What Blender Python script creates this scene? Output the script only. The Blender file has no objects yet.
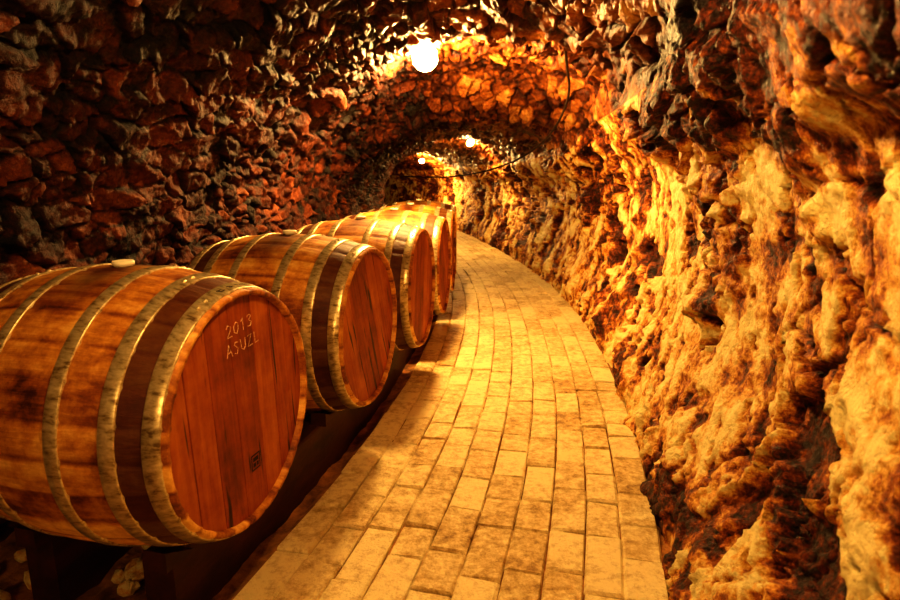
import bpy, bmesh, math, random
import numpy as np
from mathutils import Vector, Matrix
random.seed(4)
scene = bpy.context.scene
scene.view_settings.view_transform = 'Standard'
try:
    scene.view_settings.look = 'High Contrast'
except Exception as ex:
    print('look', ex)
scene.view_settings.exposure = 0.0
CAMH = 1.1
PITCH = math.radians(11.8)
sP, cP = math.sin(PITCH), math.cos(PITCH)
LS = 1400

def unproj(px, py, zc):
    a = (px-450)/600*zc; b = (py-300)/600*zc
    return Vector((a, zc*cP-b*sP, CAMH-(zc*sP+b*cP)))

# ---------------------------------------------------------------- numpy helpers
def hermite(xs, ys):
    xs = np.array(xs, float); ys = np.array(ys, float)
    m = np.gradient(ys, xs)
    def f(x):
        x = np.asarray(x, float)
        i = np.clip(np.searchsorted(xs, x)-1, 0, len(xs)-2)
        h = xs[i+1]-xs[i]; t = (x-xs[i])/h
        t2 = t*t; t3 = t2*t
        return (2*t3-3*t2+1)*ys[i]+(t3-2*t2+t)*h*m[i]+(-2*t3+3*t2)*ys[i+1]+(t3-t2)*h*m[i+1]
    return f

def hsh(ix, iy, seed):
    n = (ix.astype(np.int64)*374761393 + iy.astype(np.int64)*668265263 + seed*2147483647) & 0xffffffff
    n = ((n ^ (n >> 13))*1274126177) & 0xffffffff
    n = ((n ^ (n >> 16))*2246822519) & 0xffffffff
    n = n ^ (n >> 15)
    return (n & 0xffffff)/float(0xffffff)

def vnoise(x, y, seed=0):
    ix = np.floor(x); iy = np.floor(y); fx = x-ix; fy = y-iy
    ux = fx*fx*fx*(fx*(fx*6-15)+10); uy = fy*fy*fy*(fy*(fy*6-15)+10)
    a = hsh(ix, iy, seed); b = hsh(ix+1, iy, seed); c = hsh(ix, iy+1, seed); d = hsh(ix+1, iy+1, seed)
    return (a*(1-ux)+b*ux)*(1-uy)+(c*(1-ux)+d*ux)*uy

def fbm(x, y, seed=0, o=4):
    v = 0; a = .5; s = 0
    for i in range(o):
        ca, sa = math.cos(.6*i+.3), math.sin(.6*i+.3)
        v = v+a*vnoise((x*ca-y*sa)*2**i, (x*sa+y*ca)*2**i, seed+i*17); s += a; a *= .5
    return v/s      # 0..1

def voro(x, y, seed=0, jit=.85):
    ix = np.floor(x); iy = np.floor(y)
    F1 = np.full(x.shape, 9.); F2 = np.full(x.shape, 9.)
    rid = np.zeros(x.shape); r2 = np.zeros(x.shape); dx = np.zeros(x.shape); dy = np.zeros(x.shape)
    for i in (-1, 0, 1):
        for j in (-1, 0, 1):
            cx = ix+i; cy = iy+j
            px = cx+.5+jit*(hsh(cx, cy, seed)-.5); py = cy+.5+jit*(hsh(cx, cy, seed+7)-.5)
            ex = x-px; ey = y-py
            d = np.sqrt(ex*ex+ey*ey)
            cl = d < F1
            F2 = np.where(cl, F1, np.minimum(F2, d))
            rid = np.where(cl, hsh(cx, cy, seed+13), rid); r2 = np.where(cl, hsh(cx, cy, seed+29), r2)
            dx = np.where(cl, ex, dx); dy = np.where(cl, ey, dy)
            F1 = np.where(cl, d, F1)
    return F1, F2, rid, r2, dx, dy

def sst(a, b, x):
    t = np.clip((x-a)/(b-a), 0, 1); return t*t*(3-2*t)

# ---------------------------------------------------------------- path centreline
cx = hermite([-3, -1.5, 0, 1.39, 1.95, 2.7, 3.7, 5, 6.5, 8, 10, 12, 14, 16, 18, 20],
             [-1.08, -.71, -.34, 0, .135, .275, .40, .475, .44, .29, 0, -.36, -.8, -1.5, -2.5, -3.9])
def frame(y):
    y = np.asarray(y, float)
    d = (cx(y+.05)-cx(y-.05))/.1
    L = np.sqrt(1+d*d)
    return cx(y), y, 1/L, -d/L     # pos, right vector
def place(y, off, z):
    X, Y, nx, ny = frame(y)
    return Vector((float(X+nx*off), float(Y+ny*off), z))

# ---------------------------------------------------------------- materials
def new_mat(name):
    m = bpy.data.materials.new(name); m.use_nodes = True
    nt = m.node_tree; nt.nodes.clear()
    o = nt.nodes.new('ShaderNodeOutputMaterial'); b = nt.nodes.new('ShaderNodeBsdfPrincipled')
    nt.links.new(b.outputs[0], o.inputs[0])
    return m, nt, b
def N(nt, t, **kw):
    n = nt.nodes.new(t)
    for k, v in kw.items(): setattr(n, k, v)
    return n
def setramp(r, stops):
    e = r.color_ramp.elements
    while len(e) > 1: e.remove(e[-1])
    e[0].position = stops[0][0]; e[0].color = (*stops[0][1], 1)
    for p, c in stops[1:]:
        k = e.new(p); k.color = (*c, 1)
def noise(nt, vec, scale, detail=4, rough=.6, dist=0):
    n = N(nt, 'ShaderNodeTexNoise'); n.inputs['Scale'].default_value = scale
    n.inputs['Detail'].default_value = detail; n.inputs['Roughness'].default_value = rough
    n.inputs['Distortion'].default_value = dist
    if vec is not None: nt.links.new(vec, n.inputs['Vector'])
    return n.outputs['Fac']
def math_(nt, op, a, b=None, clamp=False):
    n = N(nt, 'ShaderNodeMath', operation=op, use_clamp=clamp)
    for i, v in enumerate((a, b)):
        if v is None: continue
        if isinstance(v, (int, float)): n.inputs[i].default_value = v
        else: nt.links.new(v, n.inputs[i])
    return n.outputs[0]
def mapping(nt, vec, scale, loc=(0, 0, 0)):
    n = N(nt, 'ShaderNodeMapping'); n.inputs['Scale'].default_value = scale; n.inputs['Location'].default_value = loc
    nt.links.new(vec, n.inputs['Vector']); return n.outputs[0]
def ramp(nt, fac, stops):
    r = N(nt, 'ShaderNodeValToRGB'); setramp(r, stops); nt.links.new(fac, r.inputs[0]); return r.outputs[0]
def bump(nt, h, strength, dist, prev=None):
    b = N(nt, 'ShaderNodeBump'); b.inputs['Strength'].default_value = strength; b.inputs['Distance'].default_value = dist
    nt.links.new(h, b.inputs['Height'])
    if prev is not None: nt.links.new(prev, b.inputs['Normal'])
    return b.outputs[0]
def attr(nt, name):
    a = N(nt, 'ShaderNodeAttribute', attribute_name=name); return a.outputs['Fac']
def mixc(nt, fac, a, b, mode='MIX'):
    n = N(nt, 'ShaderNodeMix', data_type='RGBA', blend_type=mode)
    for sock, v in ((n.inputs[0], fac), (n.inputs[6], a), (n.inputs[7], b)):
        if isinstance(v, (int, float)): sock.default_value = v
        elif isinstance(v, tuple): sock.default_value = (*v, 1)
        else: nt.links.new(v, sock)
    return n.outputs[2]

def rock_mat(name, stops, rough=.6, bstr=.9, fine=60, mott=.5):
    m, nt, b = new_mat(name)
    g = N(nt, 'ShaderNodeTexCoord').outputs['Object']
    t = attr(nt, 'tone')
    n1 = noise(nt, g, 9, 8, .7, .4); n2 = noise(nt, g, 45, 5, .75)
    f = math_(nt, 'ADD', math_(nt, 'MULTIPLY', t, .62), math_(nt, 'MULTIPLY', n1, .42))
    f = math_(nt, 'ADD', f, math_(nt, 'MULTIPLY', math_(nt, 'SUBTRACT', n2, .5), mott))
    c = ramp(nt, f, stops)
    nt.links.new(c, b.inputs['Base Color'])
    r = math_(nt, 'ADD', math_(nt, 'MULTIPLY', n2, .4), rough-.2)
    nt.links.new(r, b.inputs['Roughness'])
    n3 = noise(nt, g, fine, 6, .7, .3)
    v = N(nt, 'ShaderNodeTexVoronoi', feature='F1'); v.inputs['Scale'].default_value = 26; nt.links.new(g, v.inputs['Vector'])
    bb = bump(nt, noise(nt, g, 14, 5, .7, .5), bstr*.8, .035)
    bb = bump(nt, v.outputs['Distance'], bstr*.35, .015, bb)
    bb = bump(nt, n3, bstr, .012, bb)
    nt.links.new(bb, b.inputs['Normal'])
    return m

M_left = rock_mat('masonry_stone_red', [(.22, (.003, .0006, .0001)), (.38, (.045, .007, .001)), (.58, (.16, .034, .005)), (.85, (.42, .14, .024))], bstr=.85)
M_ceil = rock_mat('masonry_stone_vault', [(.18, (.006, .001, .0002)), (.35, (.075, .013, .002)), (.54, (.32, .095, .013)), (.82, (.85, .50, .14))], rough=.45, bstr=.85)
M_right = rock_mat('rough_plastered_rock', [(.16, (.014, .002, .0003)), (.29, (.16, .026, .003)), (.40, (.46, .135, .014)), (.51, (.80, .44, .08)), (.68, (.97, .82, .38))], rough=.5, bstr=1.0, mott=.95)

def brick_mat():
    m, nt, b = new_mat('worn_brick')
    g = N(nt, 'ShaderNodeTexCoord').outputs['Object']
    t = attr(nt, 'tone')
    n1 = noise(nt, g, 26, 8, .78); n2 = noise(nt, g, 2.5, 3, .5); n4 = noise(nt, g, 7, 5, .7)
    f = math_(nt, 'ADD', math_(nt, 'MULTIPLY', t, .10), math_(nt, 'MULTIPLY', n1, .66))
    f = math_(nt, 'ADD', f, math_(nt, 'MULTIPLY', n2, .22))
    f = math_(nt, 'ADD', f, math_(nt, 'MULTIPLY', n4, .26))
    c = ramp(nt, f, [(.42, (.18, .075, .018)), (.54, (.60, .42, .16)), (.67, (.92, .78, .42))])
    nt.links.new(c, b.inputs['Base Color'])
    b.inputs['Roughness'].default_value = .55
    bb = bump(nt, noise(nt, g, 24, 6, .75), 1, .018)
    bb = bump(nt, noise(nt, g, 120, 3, .7), .8, .005, bb)
    nt.links.new(bb, b.inputs['Normal'])
    return m
M_brick = brick_mat()
def simple(name, stops, scale=12, rough=.7, bs=.5, bd=.01, metallic=0, mp=(1, 1, 1)):
    m, nt, b = new_mat(name)
    g = mapping(nt, N(nt, 'ShaderNodeTexCoord').outputs['Object'], mp)
    n1 = noise(nt, g, scale, 6, .65, .3)
    nt.links.new(ramp(nt, n1, stops), b.inputs['Base Color'])
    b.inputs['Roughness'].default_value = rough; b.inputs['Metallic'].default_value = metallic
    nt.links.new(bump(nt, noise(nt, g, scale*3, 5, .7), bs, bd), b.inputs['Normal'])
    return m
M_dirt = simple('dark_earth', [(.3, (.08, .028, .006)), (.7, (.6, .28, .07))], 14, .8, .9, .02)
M_beam = simple('old_dark_timber', [(.3, (.008, .002, .0006)), (.7, (.09, .022, .004))], 9, .6, .6, .006, mp=(1, .25, 1))
M_hoop = simple('galvanised_steel', [(.34, (.20, .13, .05)), (.46, (.52, .42, .22)), (.66, (.78, .68, .42))], 80, .32, .15, .001, .55, mp=(.4, 1, 1))
M_bung = simple('silicone_bung', [(.3, (.8, .72, .5)), (.7, (.9, .85, .65))], 8, .5, .1, .001)
M_chalk = simple('chalk', [(.4, (.45, .22, .09)), (.6, (.85, .65, .4))], 160, .9, .1, .001)
M_ink = simple('black_stencil', [(.4, (.01, .005, .003)), (.6, (.03, .01, .006))], 20, .7, .1, .001)
M_iron = simple('rusty_iron', [(.4, (.02, .008, .004)), (.6, (.08, .03, .01))], 20, .6, .3, .002)
M_cable = simple('black_cable', [(.4, (.01, .006, .004)), (.6, (.03, .012, .006))], 20, .5, .1, .001)

def wood_body():
    m, nt, b = new_mat('oak_staves')
    tc = N(nt, 'ShaderNodeTexCoord').outputs['Object']
    oi = N(nt, 'ShaderNodeObjectInfo').outputs['Random']
    cmb = N(nt, 'ShaderNodeCombineXYZ'); nt.links.new(math_(nt, 'MULTIPLY', oi, 30), cmb.inputs[0])
    va = N(nt, 'ShaderNodeVectorMath', operation='ADD'); nt.links.new(tc, va.inputs[0]); nt.links.new(cmb.outputs[0], va.inputs[1])
    g = va.outputs[0]
    t = attr(nt, 'tone')
    grain = noise(nt, mapping(nt, g, (5, 60, 60)), 1, 6, .65, .3)
    blot = noise(nt, g, 7, 8, .74)
    f = math_(nt, 'ADD', math_(nt, 'MULTIPLY', t, .18), math_(nt, 'MULTIPLY', grain, .28))
    f = math_(nt, 'ADD', f, math_(nt, 'MULTIPLY', blot, .76))
    c = ramp(nt, f, [(.42, (.05, .009, .001)), (.52, (.25, .07, .007)), (.63, (.52, .23, .032)), (.78, (.84, .55, .15))])
    sx = N(nt, 'ShaderNodeSeparateXYZ'); nt.links.new(tc, sx.inputs[0])
    ax = math_(nt, 'ABSOLUTE', sx.outputs[0])
    band = math_(nt, 'MULTIPLY', math_(nt, 'GREATER_THAN', ax, .228), math_(nt, 'LESS_THAN', ax, .285))
    d = math_(nt, 'SUBTRACT', 1, math_(nt, 'MULTIPLY', ax, 9), True)
    up = math_(nt, 'MULTIPLY', math_(nt, 'SUBTRACT', sx.outputs[2], .27), 14, True)
    spill = math_(nt, 'MULTIPLY', math_(nt, 'MULTIPLY', d, up), 1.2, True)
    st = math_(nt, 'MAXIMUM', math_(nt, 'MULTIPLY', band, .85), math_(nt, 'MULTIPLY', spill, .8))
    c = mixc(nt, st, c, (.05, .007, .002))
    nt.links.new(c, b.inputs['Base Color'])
    b.inputs['Roughness'].default_value = .6
    nt.links.new(bump(nt, grain, .6, .005), b.inputs['Normal'])
    return m
def wood_head():
    m, nt, b = new_mat('oak_head')
    tc = N(nt, 'ShaderNodeTexCoord').outputs['Object']
    oi = N(nt, 'ShaderNodeObjectInfo').outputs['Random']
    cmb = N(nt, 'ShaderNodeCombineXYZ'); nt.links.new(math_(nt, 'MULTIPLY', oi, 30), cmb.inputs[1])
    va = N(nt, 'ShaderNodeVectorMath', operation='ADD'); nt.links.new(tc, va.inputs[0]); nt.links.new(cmb.outputs[0], va.inputs[1])
    g = va.outputs[0]
    t = attr(nt, 'tone')
    grain = noise(nt, mapping(nt, g, (20, 45, 3)), 1, 6, .65, .5)
    blot = noise(nt, g, 5, 7, .7)
    f = math_(nt, 'ADD', math_(nt, 'MULTIPLY', t, .14), math_(nt, 'MULTIPLY', grain, .36))
    f = math_(nt, 'ADD', f, math_(nt, 'MULTIPLY', blot, .62))
    c = ramp(nt, f, [(.38, (.11, .014, .0012)), (.55, (.30, .062, .007)), (.74, (.50, .17, .022))])
    streak = noise(nt, mapping(nt, g, (10, 34, 2.2), (0, 3, 1)), 1, 3, .5, .6)
    s = ramp(nt, streak, [(.61, (0, 0, 0)), (.66, (1, 1, 1))])
    c = mixc(nt, math_(nt, 'MULTIPLY', s, .9), c, (.012, .002, .0005))
    nt.links.new(c, b.inputs['Base Color'])
    b.inputs['Roughness'].default_value = .6
    nt.links.new(bump(nt, grain, .3, .003), b.inputs['Normal'])
    return m
M_body = wood_body(); M_head = wood_head()
def emis(name, col, s):
    m, nt, b = new_mat(name)
    b.inputs['Base Color'].default_value = (1, .9, .7, 1)
    b.inputs['Emission Color'].default_value = (*col, 1); b.inputs['Emission Strength'].default_value = s
    return m

# ---------------------------------------------------------------- mesh helper
def grid_mesh(name, P, tone, mat, flip=False):
    n, m = P.shape[:2]
    me = bpy.data.meshes.new(name)
    idx = np.arange(n*m).reshape(n, m)
    q = np.stack([idx[:-1, :-1], idx[1:, :-1], idx[1:, 1:], idx[:-1, 1:]], -1).reshape(-1, 4)
    if flip: q = q[:, ::-1]
    me.vertices.add(n*m); me.vertices.foreach_set('co', P.reshape(-1).astype(np.float32))
    me.loops.add(q.size); me.loops.foreach_set('vertex_index', q.reshape(-1).astype(np.int32))
    me.polygons.add(len(q))
    me.polygons.foreach_set('loop_start', (np.arange(len(q))*4).astype(np.int32))
    me.polygons.foreach_set('loop_total', np.full(len(q), 4, np.int32))
    me.update(calc_edges=True)
    me.polygons.foreach_set('use_smooth', np.ones(len(q), bool))
    a = me.attributes.new('tone', 'FLOAT', 'POINT'); a.data.foreach_set('value', tone.reshape(-1).astype(np.float32))
    me.materials.append(mat)
    ob = bpy.data.objects.new(name, me); scene.collection.objects.link(ob)
    return ob

# ---------------------------------------------------------------- tunnel
prof = np.array([(-1.36, -.12), (-1.42, .25), (-1.43, .65), (-1.38, 1.05), (-1.18, 1.42), (-.82, 1.72), (-.35, 1.87), (.08, 1.83),
                 (.42, 1.65), (.66, 1.34), (.76, .98), (.74, .6), (.66, .28), (.61, .05), (.60, -.12)])
ch = np.r_[0, np.cumsum(np.linalg.norm(np.diff(prof, axis=0), axis=1))]
fo, fz = hermite(ch, prof[:, 0]), hermite(ch, prof[:, 1])
NT = 600
tt = np.linspace(0, ch[-1], NT)
po, pz = fo(tt), fz(tt)
to, tz = np.gradient(po), np.gradient(pz); tl = np.hypot(to, tz)
ino, inz = tz/tl, -to/tl        # inward normal (left wall -> +offset)
ys = np.r_[np.arange(-2.6, 0, .04), np.arange(0, 3, .007), np.arange(3, 6, .012), np.arange(6, 18.5, .035)]
X, Y, nx, ny = frame(ys)
ss = np.r_[0, np.cumsum(np.hypot(np.diff(X), np.diff(Y)))]
S, T = np.meshgrid(ss, tt, indexing='ij')
YY = ys[:, None]+0*T
lf = (1-.2*sst(6, 9.5, ys))[:, None]
zf = (1-.14*sst(4.4, 5.6, ys)-.03*sst(7, 12, ys))[:, None]
O = np.where(po[None] < 0, po[None]*lf, po[None]+0*lf)
Z = np.where(pz[None] > .6, .6+(pz[None]-.6)*(zf*1.87-.6)/1.27, pz[None]+0*zf)
wr = sst(3.45, 3.75, T+.5*(fbm(S*1.5, T*1.5, 91)-.5))     # 0 masonry, 1 right rock
# masonry : flat-faced split rubble
wx = S+.055*(fbm(S*7, T*7, 1)-.5)*2; wy = T+.036*(fbm(S*7+9, T*7, 2)-.5)*2+.05*(fbm(S*1.3, T*1.3, 4)-.5)*2
F1, F2, rid, r2, dx, dy = voro(wx/.225, wy/.095, 3, .98)
H1, H2, hid, h2, hx_, hy_ = voro(wx/.11, wy/.055, 73, .98)
pick = sst(.53, .60, fbm(S*2.6, T*2.6, 14, 3))
e = F2-F1; eh = H2-H1
stA = sst(.01, .14, e); stB = sst(0.02, .22, eh)
r3 = (rid*7.3) % 1; h3 = (hid*7.3) % 1
dA = stA*(.014+.040*rid+dx*(r2-.5)*.08+dy*(r3-.5)*.07)
dB = stB*(.012+.028*hid+hx_*(h2-.5)*.035+hy_*(h3-.5)*.035)
mort = sst(.52, .66, fbm(S*1.9, T*1.9, 17, 4))
dm = (dA*(1-pick)+dB*pick)
dm = np.maximum(dm, mort*.028)
dm = dm+.028*(fbm(S*12, T*14, 5, 5)-.5)*2+.010*(fbm(S*40, T*40, 9, 3)-.5)*2+.07*(fbm(S*1.6, T*1.6, 6)-.5)*2-.03
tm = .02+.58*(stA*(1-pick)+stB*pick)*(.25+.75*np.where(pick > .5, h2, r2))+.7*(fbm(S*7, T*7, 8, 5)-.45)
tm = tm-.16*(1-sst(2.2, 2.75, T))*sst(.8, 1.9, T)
# right wall : eroded rock with plaster remains, cracks and pits
w2x = S+.10*(fbm(S*4, T*4, 21)-.5)*2; w2y = T+.10*(fbm(S*4+5, T*4, 22)-.5)*2
G1, G2, gid, g2, gx, gy = voro(w2x/.24, w2y/.17, 33, .95)
K1, K2, kid, k2, kx, ky = voro(w2x/.075+3, w2y/.06, 133, .95)
ge = sst(0, .14, G2-G1); ke = sst(0, .2, K2-K1)
crk = 1-sst(0, .075, G2-G1)
crk = crk*sst(.42, .55, fbm(S*2.9, T*2.9, 143, 3))
plas = sst(.36, .48, fbm(S*2.3, T*2.3, 41, 5)+.12*sst(4.0, 4.5, T)-.05)
big = fbm(S*1.5, T*1.7, 51, 3)-.5
rid1 = 1-np.abs(fbm(S*6, T*4.2, 61, 5)*2-1)*2
rid2 = 1-np.abs(fbm(S*17, T*13, 67, 4)*2-1)*2
med = fbm(S*11, T*9, 71, 6)-.5
dr = .11*big+(1-plas)*(ge*.034*(.3+gid)+ge*(gx*(g2-.5)+gy*(gid-.5))*.08+ke*.009*(.3+kid))+.020*(rid1-.6)*(1-.6*plas)+.007*(rid2-.6)+.022*med*(1.4-.9*plas)+.011*(fbm(S*50, T*50, 77, 3)-.5)-.03*crk
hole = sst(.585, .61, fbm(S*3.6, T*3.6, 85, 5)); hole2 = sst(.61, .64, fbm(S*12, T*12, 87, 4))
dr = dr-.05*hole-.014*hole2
upz = 1-sst(3.78, 3.98, T+.35*(fbm(S*3, T*3, 97, 4)-.5))     # overhanging rock under the springing; also masks its painted shade
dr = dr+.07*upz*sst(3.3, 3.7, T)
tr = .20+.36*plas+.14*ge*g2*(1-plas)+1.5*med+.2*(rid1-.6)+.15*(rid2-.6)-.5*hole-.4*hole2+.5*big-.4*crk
tr = tr-.52*upz*(1-sst(2.2, 3.6, YY))  # unlit side of the near overhang, shade painted into the tone
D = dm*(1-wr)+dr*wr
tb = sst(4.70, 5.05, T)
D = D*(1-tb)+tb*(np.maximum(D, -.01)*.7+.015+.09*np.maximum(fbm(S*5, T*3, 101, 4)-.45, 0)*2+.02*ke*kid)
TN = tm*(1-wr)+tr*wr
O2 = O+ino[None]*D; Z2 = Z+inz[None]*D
PX = X[:, None]+nx[:, None]*O2; PY = Y[:, None]+ny[:, None]*O2
P = np.stack([PX, PY, Z2], -1)
iL = int(np.searchsorted(tt, 2.2)); iR = int(np.searchsorted(tt, 3.6))
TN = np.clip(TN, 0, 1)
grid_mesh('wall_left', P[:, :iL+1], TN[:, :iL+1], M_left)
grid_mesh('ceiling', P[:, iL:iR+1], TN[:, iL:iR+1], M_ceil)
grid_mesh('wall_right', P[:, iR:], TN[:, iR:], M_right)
def cap(name, k):
    loop = P[k]; c = np.array([loop[:, 0].mean(), loop[:, 1].mean(), .8])
    r = np.linspace(0, 1, 25)[:, None, None]
    G = c+(loop[None]-c)*r
    nn = fbm(G[..., 0]*6, G[..., 2]*6, 5)
    G[:-1, :, 1] += (nn[:-1]-.5)*.12
    grid_mesh(name, G, np.clip(nn, 0, 1), M_left)
cap('wall_back', 0); cap('wall_front', len(ys)-1)

# floor (earth)
fy = np.r_[np.arange(-2.6, 6, .03), np.arange(6, 18.5, .08)]
fo_ = np.arange(-1.6, 1.0, .025)
Xf, Yf, nxf, nyf = frame(fy)
OO = fo_[None]+0*Xf[:, None]
A = Xf[:, None]+nxf[:, None]*OO; B = Yf[:, None]+nyf[:, None]*OO
inside = sst(-.62, -.56, OO)*(1-sst(.5, .56, OO))
zz = -.035+.05*(fbm(A*9, B*9, 12)-.4)*(1-inside)+.012*(1-inside)*fbm(A*40, B*40, 13)
zz = np.where(inside > .5, -.014, zz)
grid_mesh('floor', np.stack([A, B, zz], -1), fbm(A*5, B*5, 3), M_dirt, flip=True)

# brick paving
verts = []; faces = []; tones = []
ncol = 10; W = 1.13; cw = W/ncol
wob = [random.uniform(-.006, .006) for _ in range(ncol+1)]
for c in range(ncol):
    y = -1.2-random.random()*.2
    while y < 16.5:
        L = random.uniform(.13, .27)
        g = .0014
        o0 = -W/2+c*cw+g+wob[c]; o1 = -W/2+(c+1)*cw-g+wob[c+1]
        y0 = y+g; y1 = y+L-g
        dz = random.uniform(-.005, .003); tl_ = random.uniform(-.003, .003); tw = random.uniform(-.003, .003)
        tone = random.random()
        base = len(verts)
        b = .006
        j = lambda: random.uniform(-.003, .003)
        for (ins, z) in ((0, -.05), (0, -.007), (b, 0)):
            for k, (oo, yy) in enumerate(((o0+ins, y0+ins), (o1-ins, y0+ins), (o1-ins, y1-ins), (o0+ins, y1-ins))):
                zz_ = z if z < -.01 else z+dz+(tl_ if k in (2, 3) else -tl_)+(tw if k in (1, 2) else -tw)
                verts.append(place(yy+j(), oo+j(), zz_)); tones.append(tone)
        for r in (0, 4):
            for k in range(4):
                a_ = base+r+k; b_ = base+r+(k+1) % 4
                faces.append((a_, b_, b_+4, a_+4))
        faces.append((base+8, base+9, base+10, base+11))
        y += L
me = bpy.data.meshes.new('brick_paving'); me.from_pydata(verts, [], faces)
a = me.attributes.new('tone', 'FLOAT', 'POINT'); a.data.foreach_set('value', tones)
me.materials.append(M_brick)
scene.collection.objects.link(bpy.data.objects.new('brick_paving', me))

# ---------------------------------------------------------------- barrels
HL = .33
def R(x): return .30+.05*(1-(x/HL)**2)
def body_mesh():
    ns, sub = 26, 8; na = ns*sub
    xs = list(np.linspace(-HL, HL, 41))
    rows = [(-HL+.02, R(HL)-.015, 0), (-HL+.003, R(HL)-.012, 0), (-HL, R(HL)-.010, 1)]+[(x, R(x), 1) for x in xs]+[(HL, R(HL)-.010, 1), (HL-.003, R(HL)-.012, 0), (HL-.02, R(HL)-.015, 0)]
    rnd = [random.random() for _ in range(ns)]
    v = []; t = []
    for x, r, gflag in rows:
        for k in range(na):
            st, ph = divmod(k, sub)
            rr = r-(.003 if ph == 0 and gflag else 0)+(.0012*math.sin(math.pi*ph/sub))
            a = 2*math.pi*(k-.5*sub)/na+math.pi/2
            v.append((x, rr*math.cos(a), rr*math.sin(a))); t.append(0 if ph == 0 else rnd[st])
    f = []
    for i in range(len(rows)-1):
        for k in range(na):
            a = i*na+k; b = i*na+(k+1) % na
            f.append((a, b, b+na, a+na))
    me = bpy.data.meshes.new('barrel_body'); me.from_pydata(v, [], f)
    at = me.attributes.new('tone', 'FLOAT', 'POINT'); at.data.foreach_set('value', t)
    for p in me.polygons: p.use_smooth = True
    me.materials.append(M_body); return me
def head_mesh():
    bounds = [-.288, -.205, -.12, -.03, .065, .145, .215, .288]; rnd = [random.random() for _ in bounds]
    ysl = []
    for i in range(len(bounds)-1):
        a, b = bounds[i], bounds[i+1]
        ysl += [(a+.0001, -.003, i), (a+.002, 0, i), ((a+b)/2, .0005, i), (b-.002, 0, i)]
    v = []; t = []
    nr = 16
    for y, dx_, pi in ysl:
        y = max(-.2885, min(.2885, y)); h = math.sqrt(.2905**2-y*y)
        for k in range(nr):
            v.append((dx_, y, -h+2*h*k/(nr-1))); t.append(0 if dx_ < 0 else rnd[pi])
    f = []
    for i in range(len(ysl)-1):
        for k in range(nr-1):
            a = i*nr+k; f.append((a, a+nr, a+nr+1, a+1))
    me = bpy.data.meshes.new('barrel_head'); me.from_pydata(v, [], f)
    at = me.attributes.new('tone', 'FLOAT', 'POINT'); at.data.foreach_set('value', t)
    me.materials.append(M_head); return me
HOOPX = .301
def hoop_mesh():
    v = []; f = []; na = 128
    for xc, w in ((HOOPX, .036), (.212, .034), (.092, .032)):
        for s in (-1, 1):
            x0 = s*xc-w/2; x1 = s*xc+w/2
            base = len(v)
            prof_ = [(x0, R(x0)-.004), (x0, R(x0)+.0035), (x0+.002, R(x0)+.0048), (x1-.002, R(x1)+.0048), (x1, R(x1)+.0035), (x1, R(x1)-.004)]
            for x, r in prof_:
                for k in range(na):
                    a = 2*math.pi*k/na; v.append((x, r*math.cos(a), r*math.sin(a)))
            for i in range(len(prof_)-1):
                for k in range(na):
                    a = base+i*na+k; b = base+i*na+(k+1) % na; f.append((a, b, b+na, a+na))
            for da in (0, .09):
                ang = 1.0+xc*3+da; xm = s*xc; rr = R(xm)+.0045
                c = Vector((xm, rr*math.cos(ang), rr*math.sin(ang))); n = Vector((0, math.cos(ang), math.sin(ang)))
                tx = Vector((1, 0, 0)); ty = n.cross(tx); b0 = len(v)
                for rad, hh in ((.006, -.001), (.005, .0025), (.0025, .004)):
                    for k in range(10):
                        a = 2*math.pi*k/10; v.append(tuple(c+tx*rad*math.cos(a)+ty*rad*math.sin(a)+n*hh))
                for i in range(2):
                    for k in range(10):
                        a = b0+i*10+k; b = b0+i*10+(k+1) % 10; f.append((a, b, b+10, a+10))
                f.append(tuple(b0+20+k for k in range(10)))
    me = bpy.data.meshes.new('barrel_hoops'); me.from_pydata(v, [], f)
    for p in me.polygons: p.use_smooth = True
    me.materials.append(M_hoop)
    return me
def lathe(name, rows, mat, n=24, smooth=True):
    v = []; f = []
    for r, z in rows:
        for k in range(n):
            a = 2*math.pi*k/n; v.append((r*math.cos(a), r*math.sin(a), z))
    for i in range(len(rows)-1):
        for k in range(n):
            a = i*n+k; b = i*n+(k+1) % n; f.append((a, b, b+n, a+n))
    f.append(tuple(range(n))[::-1]); f.append(tuple((len(rows)-1)*n+k for k in range(n)))
    me = bpy.data.meshes.new(name); me.from_pydata(v, [], f); me.materials.append(mat)
    for p in me.polygons: p.use_smooth = smooth and len(p.vertices) == 4
    return me
mb, mh, mo = body_mesh(), head_mesh(), hoop_mesh()
mbung = lathe('bung', [(.019, -.03), (.021, .002), (.026, .004), (.026, .012), (.023, .015)], M_bung)
def child(name, data, parent, loc=(0, 0, 0), rot=(0, 0, 0)):
    o = bpy.data.objects.new(name, data); scene.collection.objects.link(o); o.parent = parent
    o.location = loc; o.rotation_euler = rot; return o
def text(body, size, mat, ext=.0003):
    cu = bpy.data.curves.new('text', 'FONT'); cu.body = body; cu.size = size; cu.extrude = ext; cu.align_x = 'CENTER'; cu.align_y = 'CENTER'
    cu.materials.append(mat); return cu
GL = {'2': [[(0, .8), (.25, 1), (.5, .8), (.4, .5), (0, 0), (.55, .05)]], '0': [[(.3, 1), (.02, .7), (.05, .2), (.3, 0), (.52, .3), (.5, .8), (.3, 1)]],
      '1': [[(.1, .75), (.3, 1), (.28, 0)]], '3': [[(0, .9), (.3, 1), (.5, .8), (.2, .55), (.5, .3), (.3, 0), (0, .1)]],
      'A': [[(0, 0), (.28, 1), (.55, 0)], [(.1, .35), (.48, .38)]], 'S': [[(.5, .9), (.2, 1), (.05, .75), (.45, .35), (.3, 0), (0, .1)]],
      'U': [[(0, 1), (.05, .2), (.28, 0), (.5, .25), (.52, 1)]], 'Z': [[(0, .95), (.5, 1), (.02, .02), (.55, .05)]], 'L': [[(.05, 1), (.08, 0), (.5, .05)]]}
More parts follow.
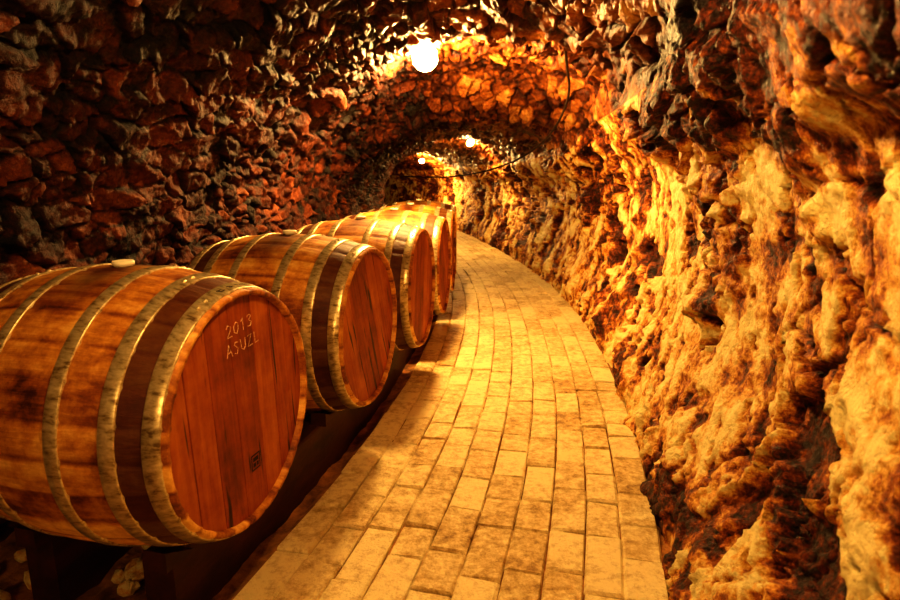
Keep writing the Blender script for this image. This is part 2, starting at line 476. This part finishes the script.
def scribble(word, size):
    cu = bpy.data.curves.new('chalk', 'CURVE'); cu.dimensions = '3D'; cu.bevel_depth = .0013; cu.bevel_resolution = 1
    x = 0
    for ch_ in word:
        for st in GL[ch_]:
            sp = cu.splines.new('POLY'); sp.points.add(len(st)-1)
            for p, q in zip(sp.points, st):
                p.co = (0, (x+q[0]+random.uniform(-.03, .03))*size*1.25, (q[1]+random.uniform(-.04, .04))*size, 1)
        x += .78
    cu.materials.append(M_chalk); return cu
heads = [(-.498, 1.41, 14), (-.298, 2.25, 13), (-.135, 3.07, 10), (-.03, 3.83, 7), (.03, 4.60, 3.5), (.055, 5.37, 0)]
BZ = .525
for i, (hx, hy, th) in enumerate(heads):
    th = math.radians(th)
    e_ = bpy.data.objects.new('wine_barrel', None); scene.collection.objects.link(e_)
    n = Vector((math.cos(th), -math.sin(th), 0))
    e_.location = Vector((hx, hy, BZ))-n*HL; e_.rotation_euler = (0, 0, -th)
    e_.empty_display_size = .1
    child('staves', mb, e_); child('hoops', mo, e_)
    rr = [0.05, .35, -.2, .5, .1, .2][i]
    child('head_front', mh, e_, (HL-.016, 0, 0), (rr, 0, 0))
    child('head_rear', mh, e_, (-HL+.016, 0, 0), (0, 0, math.pi))
    child('bung', mbung, e_, (0, 0, R(0)))
    if i == 0:
        child('chalk_year', scribble('2013', .030), e_, (HL-.0155, -.05, .195), (.1, 0, 0))
        child('chalk_name', scribble('ASUZL', .030), e_, (HL-.0155, -.055, .148), (.06, 0, 0))
        bm = bmesh.new()
        for (y0, z0, y1, z1) in ((-.02, .018, .02, .022), (-.02, -.022, .02, -.018), (-.02, -.022, -.016, .022), (.016, -.022, .02, .022), (-.012, .002, .012, .013), (-.012, -.013, .0, -.002), (.004, -.013, .012, -.002)):
            q = [bm.verts.new((0, *p)) for p in ((y0, z0), (y1, z0), (y1, z1), (y0, z1))]; bm.faces.new(q)
        lm = bpy.data.meshes.new('stencil'); bm.to_mesh(lm); bm.free(); lm.materials.append(M_ink)
        child('stencil_logo', lm, e_, (HL-.0148, .03, -.155))
        for tx_, ang in (('E', 1.72), ('5', 1.60), ('C', 1.48), ('L', 1.36)):
            rrad = R(HOOPX)+.0056
            M = Matrix.Rotation(ang-math.pi/2, 4, 'X')
            o = child('hoop_letter', text(tx_, .036, M_ink), e_)
            o.matrix_local = M @ Matrix.Translation((HOOPX, 0, rrad)) @ Matrix.Rotation(math.pi/2, 4, 'Z')

# ---------------------------------------------------------------- barrel rack : two timber runners with chocks
rack = bpy.data.objects.new('barrel_rack', None); scene.collection.objects.link(rack)
def beam(name, off, w, z0, z1, ya, yb):
    yy = np.arange(ya, yb, .12); v = []; f = []
    for k, y in enumerate(yy):
        for (o, z) in ((off-w/2, z0), (off+w/2, z0), (off+w/2, z1-.006), (off+w/2-.006, z1), (off-w/2+.006, z1), (off-w/2, z1-.006)):
            v.append(place(y, o+random.uniform(-.002, .002), z+random.uniform(-.002, .002)))
    for k in range(len(yy)-1):
        for j in range(6):
            a = k*6+j; b = k*6+(j+1) % 6; f.append((a, b, b+6, a+6))
    f.append(tuple(range(6))[::-1]); f.append(tuple((len(yy)-1)*6+j for j in range(6)))
    me = bpy.data.meshes.new(name); me.from_pydata(v, [], f); me.materials.append(M_beam); child(name, me, rack)
zt = BZ-R(.2)-.007
beam('runner_front', -.55-.13, .09, -.04, zt, 1.15, 5.85)
beam('runner_rear', -.55-.49, .09, -.04, zt, 1.15, 5.85)
for (hx, hy, th) in heads:
    th = math.radians(th); n = Vector((math.cos(th), -math.sin(th), 0)); d = Vector((math.sin(th), math.cos(th), 0))
    for lx in (.15, .53):
        for s in (-1, 1):
            c = Vector((hx, hy, 0))-n*lx+d*s*.15
            v = []
            for w in (-.03, .03):
                v += [c+n*w+Vector((0, 0, zt-.002))-d*s*.05, c+n*w+Vector((0, 0, zt-.002))+d*s*.05, c+n*w+Vector((0, 0, zt+.05))+d*s*.05]
            me = bpy.data.meshes.new('chock'); me.from_pydata(v, [], [(0, 1, 2), (5, 4, 3), (0, 3, 4, 1), (1, 4, 5, 2), (2, 5, 3, 0)])
            me.materials.append(M_beam); child('chock', me, rack)

# rubble beside the runners
v = []; f = []; tn = []
for k in range(190):
    y = random.uniform(.75, 6) if k > 60 else random.uniform(.75, 1.8)
    off = random.choice([random.uniform(-1.3, -1.12), random.uniform(-.97, -.75)])
    c = place(y, off, 0); s = random.uniform(.012, .038)
    bm = bmesh.new(); bmesh.ops.create_icosphere(bm, subdivisions=2, radius=1)
    b0 = len(v); sx, sy, sz = [random.uniform(.6, 1.3) for _ in range(3)]
    for q in bm.verts:
        r = 1+.25*math.sin(q.co.x*3+k)*math.cos(q.co.y*4+k*2)+.1*random.random()
        v.append((c.x+q.co.x*s*sx*r, c.y+q.co.y*s*sy*r, -.012+s*.3+q.co.z*s*sz*.8*r)); tn.append(random.random()*.3+.5)
    for q in bm.faces: f.append(tuple(b0+w.index for w in q.verts))
    bm.free()
me = bpy.data.meshes.new('rubble'); me.from_pydata(v, [], f)
a = me.attributes.new('tone', 'FLOAT', 'POINT'); a.data.foreach_set('value', tn); me.materials.append(M_right)
scene.collection.objects.link(bpy.data.objects.new('rubble_stones', me))

# ---------------------------------------------------------------- lamps
def tube(name, pts, r, mat, parent=None, cyc=False):
    cu = bpy.data.curves.new(name, 'CURVE'); cu.dimensions = '3D'; cu.bevel_depth = r; cu.bevel_resolution = 2
    sp = cu.splines.new('NURBS'); sp.points.add(len(pts)-1)
    for p, q in zip(sp.points, pts): p.co = (*q, 1)
    sp.order_u = 3; sp.use_endpoint_u = not cyc; sp.use_cyclic_u = cyc
    cu.materials.append(mat)
    o = bpy.data.objects.new(name, cu); scene.collection.objects.link(o)
    if parent: o.parent = parent
    return o
def ceil_z(x, y):
    d = (PX-x)**2+(PY-y)**2+np.where(Z2 > 1.1, 0, 9)
    return float(Z2.reshape(-1)[np.argmin(d)])
def lamp(pos, power, col=(1, .62, .215), r=.045):
    e_ = bpy.data.objects.new('ceiling_lamp', None); scene.collection.objects.link(e_); e_.location = pos
    e_.empty_display_size = .1
    cz = ceil_z(pos[0], pos[1])-pos[2]
    print('lamp', tuple(pos), 'ceil gap', cz)
    cz = max(cz, r+.03)
    child('mount', lathe('mount', [(.05, cz+.04), (.05, cz-.01), (.04, cz-.02)], M_iron), e_)
    child('socket', lathe('socket', [(.024, cz-.015), (.024, r+.004), (.030, r*.75)], M_iron), e_)
    bm = bmesh.new(); bmesh.ops.create_icosphere(bm, subdivisions=2, radius=r)
    for q in bm.verts:
        if q.co.z > 0: q.co.z *= 1.12
    me = bpy.data.meshes.new('bulb'); bm.to_mesh(me); bm.free()
    for p in me.polygons: p.use_smooth = True
    me.materials.append(emis('lit_bulb', col, power*(.042/r)**2)); child('bulb', me, e_)
lamp(unproj(425, 58, 3.46), LS*2.2, r=.075)
lamp(unproj(470, 143, 8.6), LS*.9)
lamp(unproj(422, 161, 13.0), LS*1.8)
lamp(Vector((.0, .9, 1.66)), LS*.42)
lamp(place(-1.3, -.15, 1.6), LS*.6)

tube('electric_cable', [unproj(*p) for p in [(560, -30, 2.7), (563, 20, 3.0), (566, 60, 3.3), (571, 95, 3.8), (556, 128, 4.3), (535, 150, 4.7), (505, 166, 5.2), (470, 175, 5.8), (435, 178, 6.4), (400, 176, 7)]], .008, M_cable)

# ---------------------------------------------------------------- world / camera
w = bpy.data.worlds.new('World'); scene.world = w; w.use_nodes = True
w.node_tree.nodes['Background'].inputs[0].default_value = (.02, .008, .002, 1); w.node_tree.nodes['Background'].inputs[1].default_value = .1
cam = bpy.data.cameras.new('Camera'); co = bpy.data.objects.new('Camera', cam); scene.collection.objects.link(co)
co.location = (0, 0, CAMH); co.rotation_euler = (math.pi/2-PITCH, 0, 0)
cam.lens = 24; cam.sensor_width = 36; cam.clip_start = .02
cam.dof.use_dof = True; cam.dof.focus_distance = 2.2; cam.dof.aperture_fstop = 5
scene.camera = co
print('LOOK', scene.view_settings.look)
